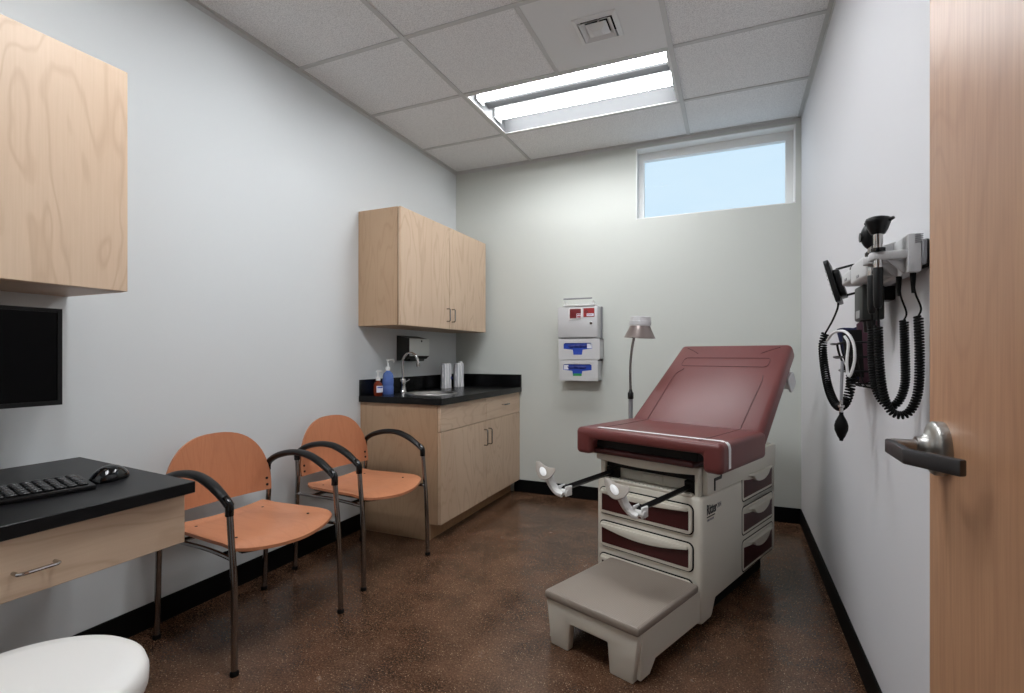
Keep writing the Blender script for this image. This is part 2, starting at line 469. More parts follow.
# ------------------------------------------------------------------ wall cabinets
def pull(bm, a, b_, out, r=.0045):
    """wire pull from point a to b, standing off by vector out"""
    a, b_, out = Vector(a), Vector(b_), Vector(out)
    d = (b_-a).normalized()*.012
    tube(bm, [a, a+out*.75, a+out+d*.6, a+out+d*1.6, b_+out-d*1.6, b_+out-d*.6, b_+out*.75, b_], r, 8)
    return bm
UX = -1.885                              # door faces of the far wall cabinet
uc = empty('wall_cabinet', 'two-door maple wall cabinet above the sink counter', 'wall cabinet', (XL, 2.62, 1.312))
h, L = .737, 3.80-2.62
link('door_gap_shade', B((UX-XL-.027, .006, .006), (UX-XL-.0195, L-.006, h-.006)), 'black_rubber', uc, smooth=False)  # black sheet that paints the shade in the gap behind the doors
link('body', B((.0, 0, 0), (UX-XL-.0255, L, h), .0015, 1), 'maple_side', uc)
mid = L*.5
for k, (a, b_) in enumerate(((0.0, mid-.0015), (mid+.0015, L))):
    d = link('door', B((UX-XL-.020, a+.001, .001), (UX-XL, b_-.001, h-.001), .0012, 1), 'maple', uc)
    yh = mid-.035 if k == 0 else mid+.035
    link('handle', pull(bmesh.new(), (UX-XL, yh, .055), (UX-XL, yh, .145), (.028, 0, 0)), 'dark_chrome', d)
nx = -1.86
nc = empty('wall_cabinet', 'large pale maple wall cabinet above the desk and monitor', 'wall cabinet', (XL, .19, 1.337))
h, L = .735, 1.057-.19
link('body', B((.0, 0, 0), (nx-XL-.022, L, h), .0015, 1), 'maple_side', nc)
d = link('door', B((nx-XL-.020, .0, .001), (nx-XL, L-.001, h-.001), .0012, 1), 'maple', nc)
link('handle', pull(bmesh.new(), (nx-XL, .09, .055), (nx-XL, .09, .145), (.028, 0, 0)), 'dark_chrome', d)

# ------------------------------------------------------------------ base cabinet, counter, sink
bc = empty('base_cabinet', 'maple base cabinet with two doors and a drawer under the black counter', 'cabinet', (XL, 2.64, 0))
L = YB-2.64-.001; FX = -1.612-XL        # door face local x
bm = bmesh.new()
# carcass with recessed toe kick: side profile
prism(bm, [(.001, 0), (FX-.08, 0), (FX-.08, .10), (FX-.021, .10), (FX-.021, .824), (.001, .824)], .019, 'y', 0)
link('end_panel', bm, 'maple_side', bc, smooth=False)
bm = bmesh.new(); box(bm, (.001, .019, .10), (FX-.023, L, .70)); box(bm, (FX-.06, .019, .7), (FX-.023, L, .824)); box(bm, (.001, .019, .7), (.02, L, .824)); box(bm, (.02, L-.019, .7), (FX-.06, L, .824))
link('carcass', bm, 'maple_dark', bc, smooth=False)  # darker maple paints shade into the gaps between doors and fronts
link('toe_kick', B((.001, .019, 0), (FX-.082, L, .10)), 'maple_dark', bc, smooth=False)
mid = L*.5
g = .002
link('false_front', B((FX-.02, .002, .662), (FX, mid-g, .822), .0012, 1), 'maple_horizontal', bc)
dr = link('drawer', B((FX-.02, mid+g, .662), (FX, L-.004, .822), .0012, 1), 'maple_horizontal', bc)
link('handle', pull(bmesh.new(), (FX, mid+L*.25-.045, .75), (FX, mid+L*.25+.045, .75), (.028, 0, 0)), 'chrome', dr)
for k, (a, b_) in enumerate(((.002, mid-g), (mid+g, L-.004))):
    d = link('door', B((FX-.02, a, .102), (FX, b_, .658), .0012, 1), 'maple', bc)
    yh = mid-.035 if k == 0 else mid+.035
    link('handle', pull(bmesh.new(), (FX, yh, .49), (FX, yh, .60), (.028, 0, 0)), 'dark_chrome', d)
SXc, SYc, SR = -1.90, 2.99, .168
ct = empty('countertop', 'black laminate countertop with upstand around the sink', 'countertop', (XL, 2.625, .824))
# slab with round hole
L = YB-2.625-.001; D = .618
prism(bm := bmesh.new(), [(0, 0), (D, 0), (D, L), (0, L)], .04, 'z', 0, holes=[ell(SR-.004, SR-.004, 36, SXc-XL, SYc-2.625)[::-1]])
link('slab', bm, 'black_stone', ct, smooth=False)
bm = B((0.001, 0, .04), (.019, L, .142), .002, 1); box(bm, (.019, L-.019, .04), (D, L, .142), .002, 1)
link('backsplash', bm, 'black_stone', ct)
sk = empty('sink', 'round stainless steel sink set in the black counter', 'sink', (SXc, SYc, .864))
link('basin', L_([(SR+.012, .0005), (SR+.010, .004), (SR, .0045), (SR-.008, .001), (SR-.012, -.02), (SR-.02, -.11), (SR-.06, -.135), (.03, -.14), (.0, -.14), (.0, -.143), (.03, -.143), (SR-.06, -.139), (SR-.017, -.112), (SR-.0085, -.02), (SR-.006, -.003), (SR+.010, .0005)], 40), 'brushed_steel', sk)
link('drain', L_([(0, -.139), (.028, -.139), (.03, -.136), (.022, -.135), (0, -.137)], 20), 'dark_chrome', sk)
fc = empty('faucet', 'chrome gooseneck faucet standing behind the round sink', 'faucet', (-2.115, 2.965, .864))
bm = L_([(.0, 0), (.026, 0), (.026, .006), (.021, .012), (.019, .05), (.021, .06), (.021, .085), (.016, .095), (.0, .098)], 20)
link('base', bm, 'chrome', fc)
dx, dy = .88, .20
link('spout', T_([(0, 0, .09), (0, 0, .2), (.004*dx, 0, .235), (.03*dx, .03*dy, .268), (.07*dx, .07*dy, .275), (.105*dx, .105*dy, .255), (.122*dx, .122*dy, .222), (.125*dx, .125*dy, .200)], .0095, 12, 5), 'chrome', fc)
link('aerator', L_([(0, .182), (.0125, .182), (.013, .202), (.011, .206), (0, .206)], 16, tr(.125*dx, .125*dy, 0)), 'dark_chrome', fc)
link('lever', T_([(0, .018, .07), (.0, .04, .075), (.005, .068, .088)], [.006, .005, .006], 8, 4), 'chrome', fc)

# towel dispenser on the left wall
td = empty('paper_towel_dispenser', 'grey metal paper towel dispenser under the far wall cabinet', 'towel dispenser', (XL, 3.025, 1.085))
bm = prism(bmesh.new(), [(0.0, 0), (.085, .012), (.108, .032), (.108, .158), (.0, .182)], .262, 'y', 0, .003, 1)
link('housing', bm, 'dark_panel', td, smooth=False)
fr_ = link('front_cover', B((.104, .005, .034), (.114, .257, .160), .004, 2), 'steel_panel', td)
link('lock', L_([(0, 0), (.008, 0), (.008, .002), (0, .003)], 14, tr(.114, .15, .142) @ rot(PI/2, 'Y')), 'dark_panel', fr_)
link('towel_slot', B((.03, .04, -.004), (.09, .222, .012), .002, 1), 'black_plastic', td)

# soap bottles
def pump(parent, z, s, out, mat='white_plastic'):
    bm = L_([(0, z), (.0125*s, z), (.0125*s, z+.016*s), (.006*s, z+.02*s), (.0035*s, z+.022*s), (.0035*s, z+.045*s), (.009*s, z+.047*s), (.009*s, z+.055*s), (0, z+.056*s)], 14)
    tube(bm, [(0, 0, z+.051*s), (out[0]*.6, out[1]*.6, z+.052*s), (out[0], out[1], z+.050*s), (out[0]*1.06, out[1]*1.06, z+.042*s)], .0042*s, 8)
    return link('pump', bm, mat, parent)
ab = empty('soap_bottle', 'small amber pump bottle with a white label at counter end', 'bottle', (-2.10, 2.675, .864))
link('bottle', L_([(0, 0), (.026, 0), (.029, .004), (.029, .065), (.025, .08), (.012, .09), (.011, .1), (0, .1)], 20), 'amber_liquid', ab)
link('label', sheet(lambda u, v: ((.0296)*math.cos(-1.25+1.9*u), (.0296)*math.sin(-1.25+1.9*u), .022+.042*v), 10, 1, (.0001, -.0001, 0)), 'label_white', ab)
link('label_print', sheet(lambda u, v: ((.0302)*math.cos(-1.05+1.3*u), (.0302)*math.sin(-1.05+1.3*u), .050+.008*v), 8, 1, (.0001, -.0001, 0)), 'blue_card', ab)
pump(ab, .098, 1.15, (.0, .035))
bb = empty('soap_bottle', 'taller blue soap pump bottle left of the faucet', 'bottle', (-2.12, 2.805, .864))
link('bottle', L_([(0, 0), (.034, 0), (.037, .004), (.037, .05), (.0345, .055), (.0345, .062), (.037, .067), (.037, .10), (.0345, .105), (.0345, .11), (.036, .118), (.03, .14), (.015, .152), (.013, .16), (0, .16)], 24), 'blue_liquid', bb)
pump(bb, .158, 1.35, (.0, .06))
# wrapped white packs standing on the counter
for i, (x, y, mark) in enumerate(((-2.085, 3.50, True), (-2.075, 3.685, False))):
    lab = ('white wrapped pack with a round blue mark, left of the pair on the counter', 'plain white wrapped pack, right of the pair by the counter corner')[i]
    r = empty('wrapped_pack', lab, 'pack', (x, y, .864), group='white wrapped packs on the counter')
    bm = bmesh.new()
    for s in (-1, 1):
        lathe(bm, [(0, 0), (.026, 0), (.028, .004), (.0265, .06), (.0275, .12), (.0265, .185), (.022, .195), (0, .197)], 12, tr(0, s*.0255, 0) @ Matrix.Diagonal((1.1, 1, 1, 1)))
    link('sleeve', bm, 'wrapper', r)
    if mark: link('mark', L_([(0, 0), (.013, 0), (.013, .001), (0, .001)], 18, tr(.0315, .028, .08) @ rot(PI/2, 'Y')), 'blue_deep', r)
    else: link('lid', B((-.012, .005, .19), (.014, .04, .21), .004, 1), 'pure_white', r)

# ------------------------------------------------------------------ desk
dk = empty('desk', 'wall-mounted desk with black top and maple drawer front', 'desk', (0, 0, 0))
ptsT = [(XL+.001, .19), (-1.472, .19), (-1.472, 1.022), (XL+.001, 1.095)]
link('desk_top', prism(bmesh.new(), ptsT, .034, 'z', .716, .002, 1), 'black_laminate', dk)
link('desk_body', B((XL+.001, .19, .572), (-1.522, 1.004, .7155), .001, 1), 'maple_side', dk)
df = link('drawer', B((-1.520, .21, .569), (-1.500, 1.008, .7155), .0012, 1), 'maple_horizontal', dk)
link('handle', pull(bmesh.new(), (-1.5, .612, .630), (-1.5, .690, .630), (.026, 0, 0), .0045), 'chrome', df)
link('support_panel', B((XL+.010, .19, 0), (-1.55, .21, .572)), 'maple_side', dk)
# keyboard
kx, ky, ka = -1.756, .650, math.radians(-11)
kb = empty('keyboard', 'black computer keyboard on the black desk', 'keyboard', (kx, ky, .75), ka)
# local: x across depth (front +x), y along length, right end at +y
KL, KD = .44, .15
bm = prism(bmesh.new(), [(-KD/2, 0), (KD/2, 0), (KD/2, .012), (-KD/2, .022)], KL, 'y', -KL/2, .003, 2)
link('case', bm, 'black_plastic', kb)
cols = 17; ry = 6; KW = (KL-.024)/cols
key = None
for r in range(ry):
    for c in range(cols):
        yy = -KL/2+.012+c*KW; xx = -KD/2+.012+r*.0215
        if r == 5 and 4 <= c <= 8:
            if c == 4: link('space_bar', B((xx, yy+.001, .0095), (xx+.0165, yy+5*KW-.002, .0165), .002, 1), 'key_black', kb)
            continue
        zt = .0225-(xx+KD/2)/KD*.010
        if key is None:
            key = link('key', B((0, .0015, -.002), (.0165, KW-.0015, .005), .0025, 1), 'key_black', kb); k_ = key
        else:
            k_ = key.copy(); C.objects.link(k_)
        k_.location = (xx, yy, zt)
tubepts = [(-1.83, .80, .768), (-1.86, .86, .756), (-1.89, .92, .754), (-1.87, .96, .754), (-1.82, .965, .756), (-1.775, .955, .768)]
# mouse
ms = empty('computer_mouse', 'glossy black computer mouse at the desk end', 'mouse', (-1.725, .93, .75), math.radians(15))
p = bmesh.new(); bmesh.ops.create_uvsphere(p, u_segments=24, v_segments=14, radius=1)
for v in p.verts:
    x, y, z = v.co
    z = max(z, -.05)
    v.co = (x*.035*(1-.12*y), y*.060, z*.043*(1-.18*y*y) + .002)
link('shell', p, 'black_gloss', ms)
link('wheel', L_([(0, -.003), (.008, -.003), (.008, .003), (0, .003)], 14, tr(0, -.034, .028) @ rot(PI/2, 'Y')), 'key_black', ms)
bm = tube(bmesh.new(), [(-1.745, .872, .764), (-1.785, .83, .758), (-1.83, .80, .7525), (-1.87, .74, .7525), (-1.89, .66, .7525), (-1.93, .60, .7525), (-1.98, .56, .7525), (-1.96, .50, .7525), (-2.05, .42, .7525)], .0022, 6, 6)
tag(link('mouse_cable', bm, 'black_plastic'), 'thin black cable running from the mouse behind the keyboard', 'cable')
# monitor on a wall arm
mn = empty('monitor', 'black computer monitor mounted on the wall above the desk', 'monitor', (-2.0, .94, .965), math.radians(0))
link('case', B((-.028, -.53, 0), (-.004, 0, .31), .004, 2), 'black_plastic', mn)
link('bezel', prism(bmesh.new(), [(-.53, 0), (0, 0), (0, .31), (-.53, .31)], .006, 'x', -.005, holes=[[(-.518, .014), (-.518, .298), (-.012, .298), (-.012, .014)]]), 'black_plastic', mn, smooth=False)
link('screen', B((-.006, -.519, .013), (-.002, -.011, .299)), 'screen_black', mn, smooth=False)
bm = B((-.07, -.32, .10), (-.026, -.21, .21), .003, 1); box(bm, (XL+2.0, -.30, .12), (-.065, -.23, .19), .003, 1); box(bm, (XL+2.0, -.33, .06), (XL+2.0+.012, -.20, .25), .003, 1)
link('wall_bracket', bm, 'black_plastic', mn)

# ------------------------------------------------------------------ stool (white seat)
st = empty('stool', 'round white seat stool in front of the desk', 'stool', (-1.212, .502, .011))
R = .197
link('seat', L_([(0, .425), (R-.03, .425), (R-.008, .432), (R, .450), (R+.001, .475), (R-.004, .490), (R-.014, .498), (R-.05, .5015), (0, .503)], 56), 'vinyl_white', st)
link('column', L_([(0, .10), (.03, .10), (.03, .25), (.018, .255), (.018, .41), (.06, .415), (.06, .425), (0, .425)], 20), 'chrome', st)
for k in range(5):
    a = 2*PI*k/5+.3
    M = rot(a, 'Z')
    lg = link('leg', tube(bmesh.new(), [(.02, 0, .12), (.1, 0, .10), (.22, 0, .072)], [.017, .014, .011], 8, 3, M=M), 'chrome', st)
    bm = L_([(0, -.011), (.022, -.011), (.026, -.006), (.026, .006), (.022, .011), (0, .011)], 14, M @ tr(.22, 0, .0262) @ rot(PI/2, 'X'))
    tube(bm, [(.22, 0, .026), (.22, 0, .07)], .006, 6, M=M)
    link('caster', bm, 'black_plastic', lg)

# ------------------------------------------------------------------ armchairs
def armchair(label, loc, rz):
    r = empty('armchair', label, 'chair', loc, rz, 'armchairs along the left wall')
    # x forward, y sideways, origin on the floor between the rear feet
    W = .243
    for s in (-1, 1):
        y = s*W
        fl = link('leg', T_([(.495, y*1.015, .008), (.488, y, .30), (.470, y, .50), (.462, y, .585)], .0115, 12, 5), 'dark_chrome', r)
        link('glide', L_([(0, 0), (.015, 0), (.015, .012), (.011, .018), (0, .018)], 14, tr(.495, y*1.015, 0)), 'black_rubber', fl)
        rl = link('leg', T_([(.0, y*.985, .008), (.012, y*.99, .25), (.024, y, .43), (.028, y, .50), (.020, y, .60)], .0115, 12, 5), 'dark_chrome', r)
        link('glide', L_([(0, 0), (.015, 0), (.015, .012), (.011, .018), (0, .018)], 14, tr(0, y*.985, 0)), 'black_rubber', rl)
        # arched arm pad, flat oval section
        pts = [(.018, y, .597), (.040, y, .625), (.10, y, .655), (.19, y, .675), (.28, y, .675), (.36, y, .652), (.425, y, .617), (.462, y, .590)]
        P = catmull(pts, 5); n = len(P)
        arm = link('armrest', T_(P, [.010, .0125, .0145, .0145, .0145, .0145, .0125, .0115], 12, 0, sx=1.55, up=(0, 0, 1)), 'black_plastic', r)
        link('arm_joint', tube(bmesh.new(), [(.462, y, .555), (.462, y, .585), (.455, y, .600), (.436, y, .612)], .0145, 12, 3), 'black_gloss', arm)
        bm = bmesh.new(); lathe(bm, [(0, 0), (.0145, 0), (.0145, .035), (0, .037)], 12, tr(.0205, y, .578))
        link('arm_joint', bm, 'black_gloss', arm)
    bm = bmesh.new()
    for s in (-1, 1):
        y = s*W
        tube(bm, [(.487, y, .392), (.44, y*.93, .394), (.25, y*.86, .394), (.08, y*.93, .398), (.024, y, .402)], .0085, 8, 4)
    tube(bm, [(.11, -.21, .396), (.11, .21, .396)], .0085, 8); tube(bm, [(.38, -.21, .393), (.38, .21, .393)], .0085, 8)
    link('seat_frame', bm, 'dark_chrome', r)
    def out(u):                                      # half width of the seat along its depth
        e = .212+.022*min(1, u/.7)
        if u > .88: e *= math.sqrt(max(0, 1-((u-.88)/.12)**2))*.20+.80
        if u < .10: e *= .92+.08*math.sqrt(1-((.10-u)/.10)**2)
        return e
    def seat(u, v):
        q = 2*v-1; y = q*out(u)
        bulge = .045*(1-q*q)*max(0, (u-.5)/.5)
        x = .045+.442*u+bulge - (.018*(1-abs(q))**0*0)
        z = .412+.012*(q*q) + .008*u - .022*max(0, (u-.78)/.22)**2 + .004
        if u < .15: z += .010*((.15-u)/.15)**2
        return (x, y, z)
    sh = sheet(seat, 22, 18, (0, 0, .012))
    link('seat', sh, 'beech_seat', r, sharp=60)
    def pan(u, v):
        x, y, z = seat(.04+.9*u, .06+.88*v); return (x, y, z-.014)
    link('seat_pan', sheet(pan, 12, 10, (0, 0, .0135)), 'black_plastic', r, sharp=60)
    for bx, by in ((.11, -.15), (.11, .15), (.385, -.165), (.385, .165)):
        q = (by/.228+1)/2; z = seat((bx-.045)/.43, q)[2]+.012
        link('seat_bolt', L_([(0, -.002), (.0055, -.002), (.0055, .0015), (.003, .0025), (0, .0025)], 12, tr(bx, by, z)), 'wire_dark', r)
    def back(u, v):
        t = v*PI/2; q = 2*u-1
        z = .492+.292*(math.sin(t)**1.0)
        hw = .238*(max(0., math.cos(t))**.80)*(1+.10*math.sin(t)) if v > 0 else .238
        hw = max(hw, .0015)
        y = q*hw
        x = .046-.020*(y/.238)**2*-1 - .030*((z-.492)/.29) - .02
        return (x+.008, y, z)
    link('backrest', sheet(back, 22, 16, (-.011, 0, 0)), 'beech', r, sharp=60)
    for s in (-1, 1):
        for z in (.515, .545):
            y = s*.219; x = .034+.020*(y/.238)**2-.030*((z-.492)/.29)
            link('back_bolt', L_([(0, -.014), (.006, -.014), (.006, .0025), (.003, .0035), (0, .0035)], 12, tr(x, y, z) @ rot(PI/2, 'Y')), 'wire_dark', r)
    return r
ch = armchair('beech and black armchair standing beside the desk', (-2.085, 1.538, 0), math.radians(-4))
dup(ch, (-2.095, 2.248, 0), math.radians(-5), 'beech and black armchair standing beside the sink cabinet')

# ------------------------------------------------------------------ sharps container and glove boxes on the back wall
gy = YB
sc = empty('sharps_container', 'grey wall sharps container with red labels and clear tray on top', 'sharps container', (-1.08, gy, 1.255))
link('cabinet', B((-.168, -.105, 0), (.150, 0, .242), .006, 2), 'grey_plastic', sc)
link('front_door', B((-.163, -.124, .006), (.145, -.114, .236), .004, 2), 'grey_plastic', sc)
bm = B((-.120, -.125, .242), (.125, -.03, .256), .002, 1)
for x in (-.118, .108): prism(bm, [(-.03, .25), (-.03, .262), (-.115, .286), (-.122, .282), (-.10, .25)], .008, 'x', x)
link('drop_tray', bm, 'white_plastic', sc)
tube_ = T_([(-.118, -.12, .300), (.105, -.12, .300)], .006, 8); link('tray_bar', tube_, 'mid_grey_plastic', sc)
bm = prism(bmesh.new(), rrect(.108, .088, .008, 4, -.022, .185), .004, 'y', -.128)
link('window_bezel', bm, 'white_plastic', sc)
link('red_window', B((-.066, -.1305, .150), (.022, -.1275, .222), .002, 1), 'dark_red', sc)
link('window_mark', B((-.012, -.1315, .150), (.022, -.1300, .185)), 'label_white', sc, smooth=False)
bm = B((-.008, -.1325, .172), (.006, -.1310, .181)); box(bm, (-.008, -.1325, .155), (.020, -.1310, .166)); box(bm, (.010, -.1325, .171), (.020, -.1310, .182))
link('mark_print', bm, 'red_label', sc, smooth=False)
link('red_label', B((.040, -.1265, .158), (.125, -.1235, .225), .001, 1), 'red_label', sc)
bm = B((.066, -.1280, .164), (.120, -.1262, .184)); 
link('label_strip', bm, 'label_white', sc, smooth=False)
link('biohazard_mark', prism(bmesh.new(), [(.045, .192), (.062, .214), (.079, .192)], .002, 'y', -.128, holes=[[(.052, .196), (.0625, .209), (.072, .196)]]), 'vinyl_dark', sc, smooth=False)
text_mesh('label_lettering', 'SHARPS', .0115, 'red_label', tr(.069, -.1281, .170) @ rot(PI/2, 'X'), sc, .0004)
link('lock', L_([(0, 0), (.010, 0), (.010, .004), (.006, .006), (0, .006)], 16, tr(.098, -.124, .112) @ rot(PI/2, 'X')), 'dark_chrome', sc)
bm = prism(bmesh.new(), [(0, 0), (0, .242), (-.03, .242), (-.03, 0)], .008, 'x', .150)
link('hinge_side', bm, 'mid_grey_plastic', sc, smooth=False)
def glove_box(label, x, z, card, w=.30, skew=0.):
    r = empty('glove_box_holder', label, 'glove box holder', (x, gy, z), group='glove box holders under the sharps container')
    hw = w/2
    bm = B((-hw, -.008, 0), (hw, 0, .158)); box(bm, (-hw, -.115, 0), (hw, 0, .006)); box(bm, (-hw, -.115, 0), (-hw+.006, 0, .158)); box(bm, (hw-.006, -.115, 0), (hw, 0, .158)); box(bm, (-hw, -.115, .150), (hw, 0, .158))
    # front plate with a T shaped opening
    cx = -.01
    T = [(cx-.112, .082), (cx-.112, .118), (cx-.100, .126), (cx+.100, .126), (cx+.112, .118), (cx+.112, .082), (cx+.04, .074), (cx+.034, .036), (cx-.034, .036), (cx-.04, .074)]
    prism(bm, [(-hw, 0), (hw, 0), (hw, .158), (-hw, .158)], .005, 'y', -.120, holes=[T])
    link('holder', bm, 'grey_plastic', r, smooth=False)
    g_ = link('glove_carton', B((-hw+.014, -.112, .008), (hw-.014, -.012, .145)), 'blue_card', r, smooth=False)
    bm = bmesh.new()
    for k in range(3):
        p = bmesh.new(); bmesh.ops.create_icosphere(p, subdivisions=2, radius=1)
        for v in p.verts: v.co = Vector((v.co.x*.030, v.co.y*.006, v.co.z*.012))*(1+.25*math.sin(7*v.co.x+3*v.co.z+k))
        merge(bm, p, tr(cx-.05+.045*k, -.113, .100+.004*(k % 2)))
    link('glove', bm, 'blue_deep', g_)
    link('carton_print', B((cx+(.072 if card == 'top' else -.108), -.1135, .085), (cx+(.108 if card == 'top' else -.072), -.1120, .120)), 'label_white', g_, smooth=False)
    if card == 'low': link('carton_strip', B((cx-.033, -.1150, .036), (cx+.033, -.1115, .055)), 'green_card', g_, smooth=False)
    return r
glove_box('grey glove box holder directly under the sharps container', -1.077, 1.092, 'top', .322)
glove_box('lowest grey glove box holder, green strip in its opening', -1.080, .930, 'low', .300)

# ------------------------------------------------------------------ examination lamp
lp = empty('examination_lamp', 'gooseneck examination lamp with flared shade behind the table', 'lamp', (-.545, 2.985, 0))
link('base', L_([(0, 0), (.13, 0), (.135, .006), (.13, .02), (.05, .035), (.02, .045), (0, .045)], 32), 'warm_white_plastic', lp)
link('pole', L_([(0, .04), (.0125, .04), (.0125, .88), (0, .88)], 14), 'mid_grey_plastic', lp)
link('collar', L_([(0, .872), (.016, .872), (.017, .878), (.017, .906), (.012, .912), (.007, .93), (0, .932)], 16), 'black_plastic', lp)
link('gooseneck', T_([(0, 0, .925), (-.002, 0, 1.0), (-.001, 0, 1.08), (.006, .0, 1.15), (.014, .0, 1.20), (.022, .0, 1.235)], .0075, 10, 6), 'dark_chrome', lp)
hd = link('lamp_head', L_([(0, .085), (.050, .085), (.056, .082), (.058, .06), (.061, .058), (.061, .036), (.057, .034), (.060, .018), (.0, .018)], 28, tr(.052, .005, 1.262) @ rot(.05, 'Y')), 'grey_plastic', lp)
hd2 = link('shade', L_([(.058, .030), (.064, .014), (.088, -.036), (.0895, -.038), (.086, -.038), (.061, .012), (.054, .028), (.0, .0285), (0, .031), (.056, .031)], 32, tr(.052, .005, 1.262) @ rot(.05, 'Y')), 'lamp_brown', lp)
link('bulb', L_([(0, -.028), (.014, -.024), (.019, -.01), (.018, .01), (.012, .028), (0, .029)], 16, tr(.056, .005, 1.262)), 'pure_white', hd2)
link('neck_joint', B((.012, -.012, 1.225), (.046, .014, 1.262), .004, 1), 'grey_plastic', hd2)

# ------------------------------------------------------------------ examination table
et = empty('examination_table', 'burgundy vinyl examination table with raised back and cream drawer base', 'examination table', (-.354, 2.287, 0), -math.radians(21))
hw = .255; LB = .89
bm = bmesh.new()
prism(bm, [(0, .028), (.10, .028), (.14, .095), (LB, .105), (LB, .545), (0, .545)], 2*hw, 'x', -hw, .016, 3)
box(bm, (-hw, .43, .40), (hw, LB, .605), .015, 3)
link('base', bm, 'warm_white_plastic', et)
link('plinth', B((-.20, .02, 0), (.20, LB-.05, .10), .004, 1), 'black_rubber', et)  # black colour stands in for the shadow beneath the base
# upper housing with the stirrup bay
bm = bmesh.new()
box(bm, (-.238, .012, .54), (-.218, .87, .665), .004, 1); box(bm, (.218, .012, .54), (.238, .87, .665), .004, 1)
box(bm, (-.22, .09, .54), (.22, .87, .64), .004, 1)
box(bm, (-.218, .07, .548), (.218, .092, .605), .003, 1)
box(bm, (-.212, .0, .538), (.212, .03, .556), .008, 3)            # rounded ledge
box(bm, (-.05, .064, .560), (.05, .071, .590), .003, 1)
link('upper_housing', bm, 'warm_white_plastic', et)
bm = bmesh.new()
for k in range(22): box(bm, (-.205+k*.0192, .0, .5562), (-.199+k*.0192, .002, .5570))
link('ledge_ticks', bm, 'dark_panel', et, smooth=False)
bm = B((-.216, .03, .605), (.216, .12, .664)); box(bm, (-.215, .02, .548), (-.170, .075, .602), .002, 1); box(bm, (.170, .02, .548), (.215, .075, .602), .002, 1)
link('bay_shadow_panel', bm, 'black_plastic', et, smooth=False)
# curved cream strip at the front under the cushion
pts = [(x, .640-.012*(1-(x/.25)**2)) for x in [-.25+i*.5/14 for i in range(15)]]+[(x, .668) for x in (.25, -.25)]
link('front_strip', prism(bmesh.new(), pts, .022, 'y', -.012, .003, 1), 'warm_white_plastic', et)
link('pull_out_pad', B((-.245, -.055, .672), (.245, .25, .700), .012, 3), 'vinyl_dark', et)
link('pad_slot', B((-.255, -.040, .699), (.255, .25, .742), .002, 1), 'black_plastic', et)
link('frame_edge', B((-.262, -.030, .664), (-.246, .02, .735), .003, 1), 'warm_white_plastic', et)
bm = B((.238, .04, .548), (.262, .875, .660), .006, 2); box(bm, (-.262, .04, .548), (-.238, .875, .660), .006, 2)
link('side_rail', bm, 'warm_white_plastic', et)
bm = B((.262, .19, .628), (.268, .20, .655), .002, 1); box(bm, (.262, .225, .628), (.268, .235, .655), .002, 1)
link('rail_slot', bm, 'black_plastic', et)
bm = B((.262, .10, .60), (.2665, .17, .612), .001, 1); box(bm, (.262, .10, .56), (.2665, .108, .605), .001, 1); box(bm, (.262, .165, .605), (.2665, .173, .640), .001, 1)
link('rail_edge_line', bm, 'dark_panel', et)
# seat cushion: sides hang lower than the middle
sw = .342
out = [(-sw, .670), (-sw+.075, .670), (-.258, .742), (.258, .742), (sw-.075, .670), (sw, .670), (sw, .792), (-sw, .792)]
out = [(-sw, .672), (-.262, .672), (-.262, .742), (.262, .742), (.262, .672), (sw, .672), (sw, .792), (-sw, .792)]
bm = bmesh.new()
prism(bm, out, .48, 'y', -.10, .022, 5, M=tr(.036, 0, 0))
link('seat_cushion', tr_bm := bm, 'vinyl_burgundy', et, sharp=50)
# backrest cushion
YH, ZH = .352, .742
A_ = math.radians(38.5); LBk = .66
Mb = tr(.045, YH, ZH) @ rot(math.radians(-1.5), 'Z') @ rot(A_, 'X')
def back_c(u, v): return 0
p = bmesh.new(); bmesh.ops.create_cube(p, size=1)
bmesh.ops.subdivide_edges(p, edges=p.edges[:], cuts=1)
for v in p.verts:
    yl = (v.co.y+.5)*LBk; w = .332-.034*(v.co.y+.5)
    v.co = (v.co.x*2*w, yl, v.co.z*.088+.0)
bmesh.ops.dissolve_limit(p, angle_limit=.01, verts=p.verts, edges=p.edges)
bmesh.ops.bevel(p, geom=p.edges[:], offset=.026, segments=5, profile=.5, affect='EDGES', clamp_overlap=True)
bmesh.ops.transform(p, matrix=Mb, verts=p.verts)
link('back_cushion', p, 'vinyl_burgundy', et, sharp=50)
bm = B((-.27, .05, -.075), (.27, .62, -.040), .006, 1, Mb)
box(bm, (-.235, .33, .60), (.235, .66, .668), .01, 2)
link('back_support', bm, 'warm_white_plastic', et)
# seams
def seam(bm, pts, M=None, r=.0016, cl=False, k=0): tube(bm, pts, r, 6, k, M=M if M is not None else tr(.042, 0, 0), closed=cl)
bm = bmesh.new(); zt = .0448
seam(bm, [(-.235, .03, zt), (-.235, .36, zt)], Mb); seam(bm, [(.235, .03, zt), (.235, .36, zt)], Mb)
seam(bm, [(-.235, .36, zt), (-.228, .40, zt), (-.20, .44, zt)], Mb, k=4); seam(bm, [(.235, .36, zt), (.228, .40, zt)], Mb, k=4)
ro = [(x, y, zt) for x, y in rrect(.46, .07, .02, 5, 0, .50)]
seam(bm, ro[:10]+ro[10:], Mb, .0014, True)
seam(bm, [(.17, .575, zt), (.215, .605, zt), (.25, .625, zt)], Mb, k=3); seam(bm, [(-.17, .575, zt), (-.215, .605, zt), (-.25, .625, zt)], Mb, k=3)
link('back_seams', bm, 'vinyl_dark', et)
bm = bmesh.new()
seam(bm, [(.236, -.078, .792), (.236, .36, .792)]); seam(bm, [(-.236, -.078, .792), (-.236, .36, .792)])
link('seat_seams', bm, 'vinyl_dark', et)
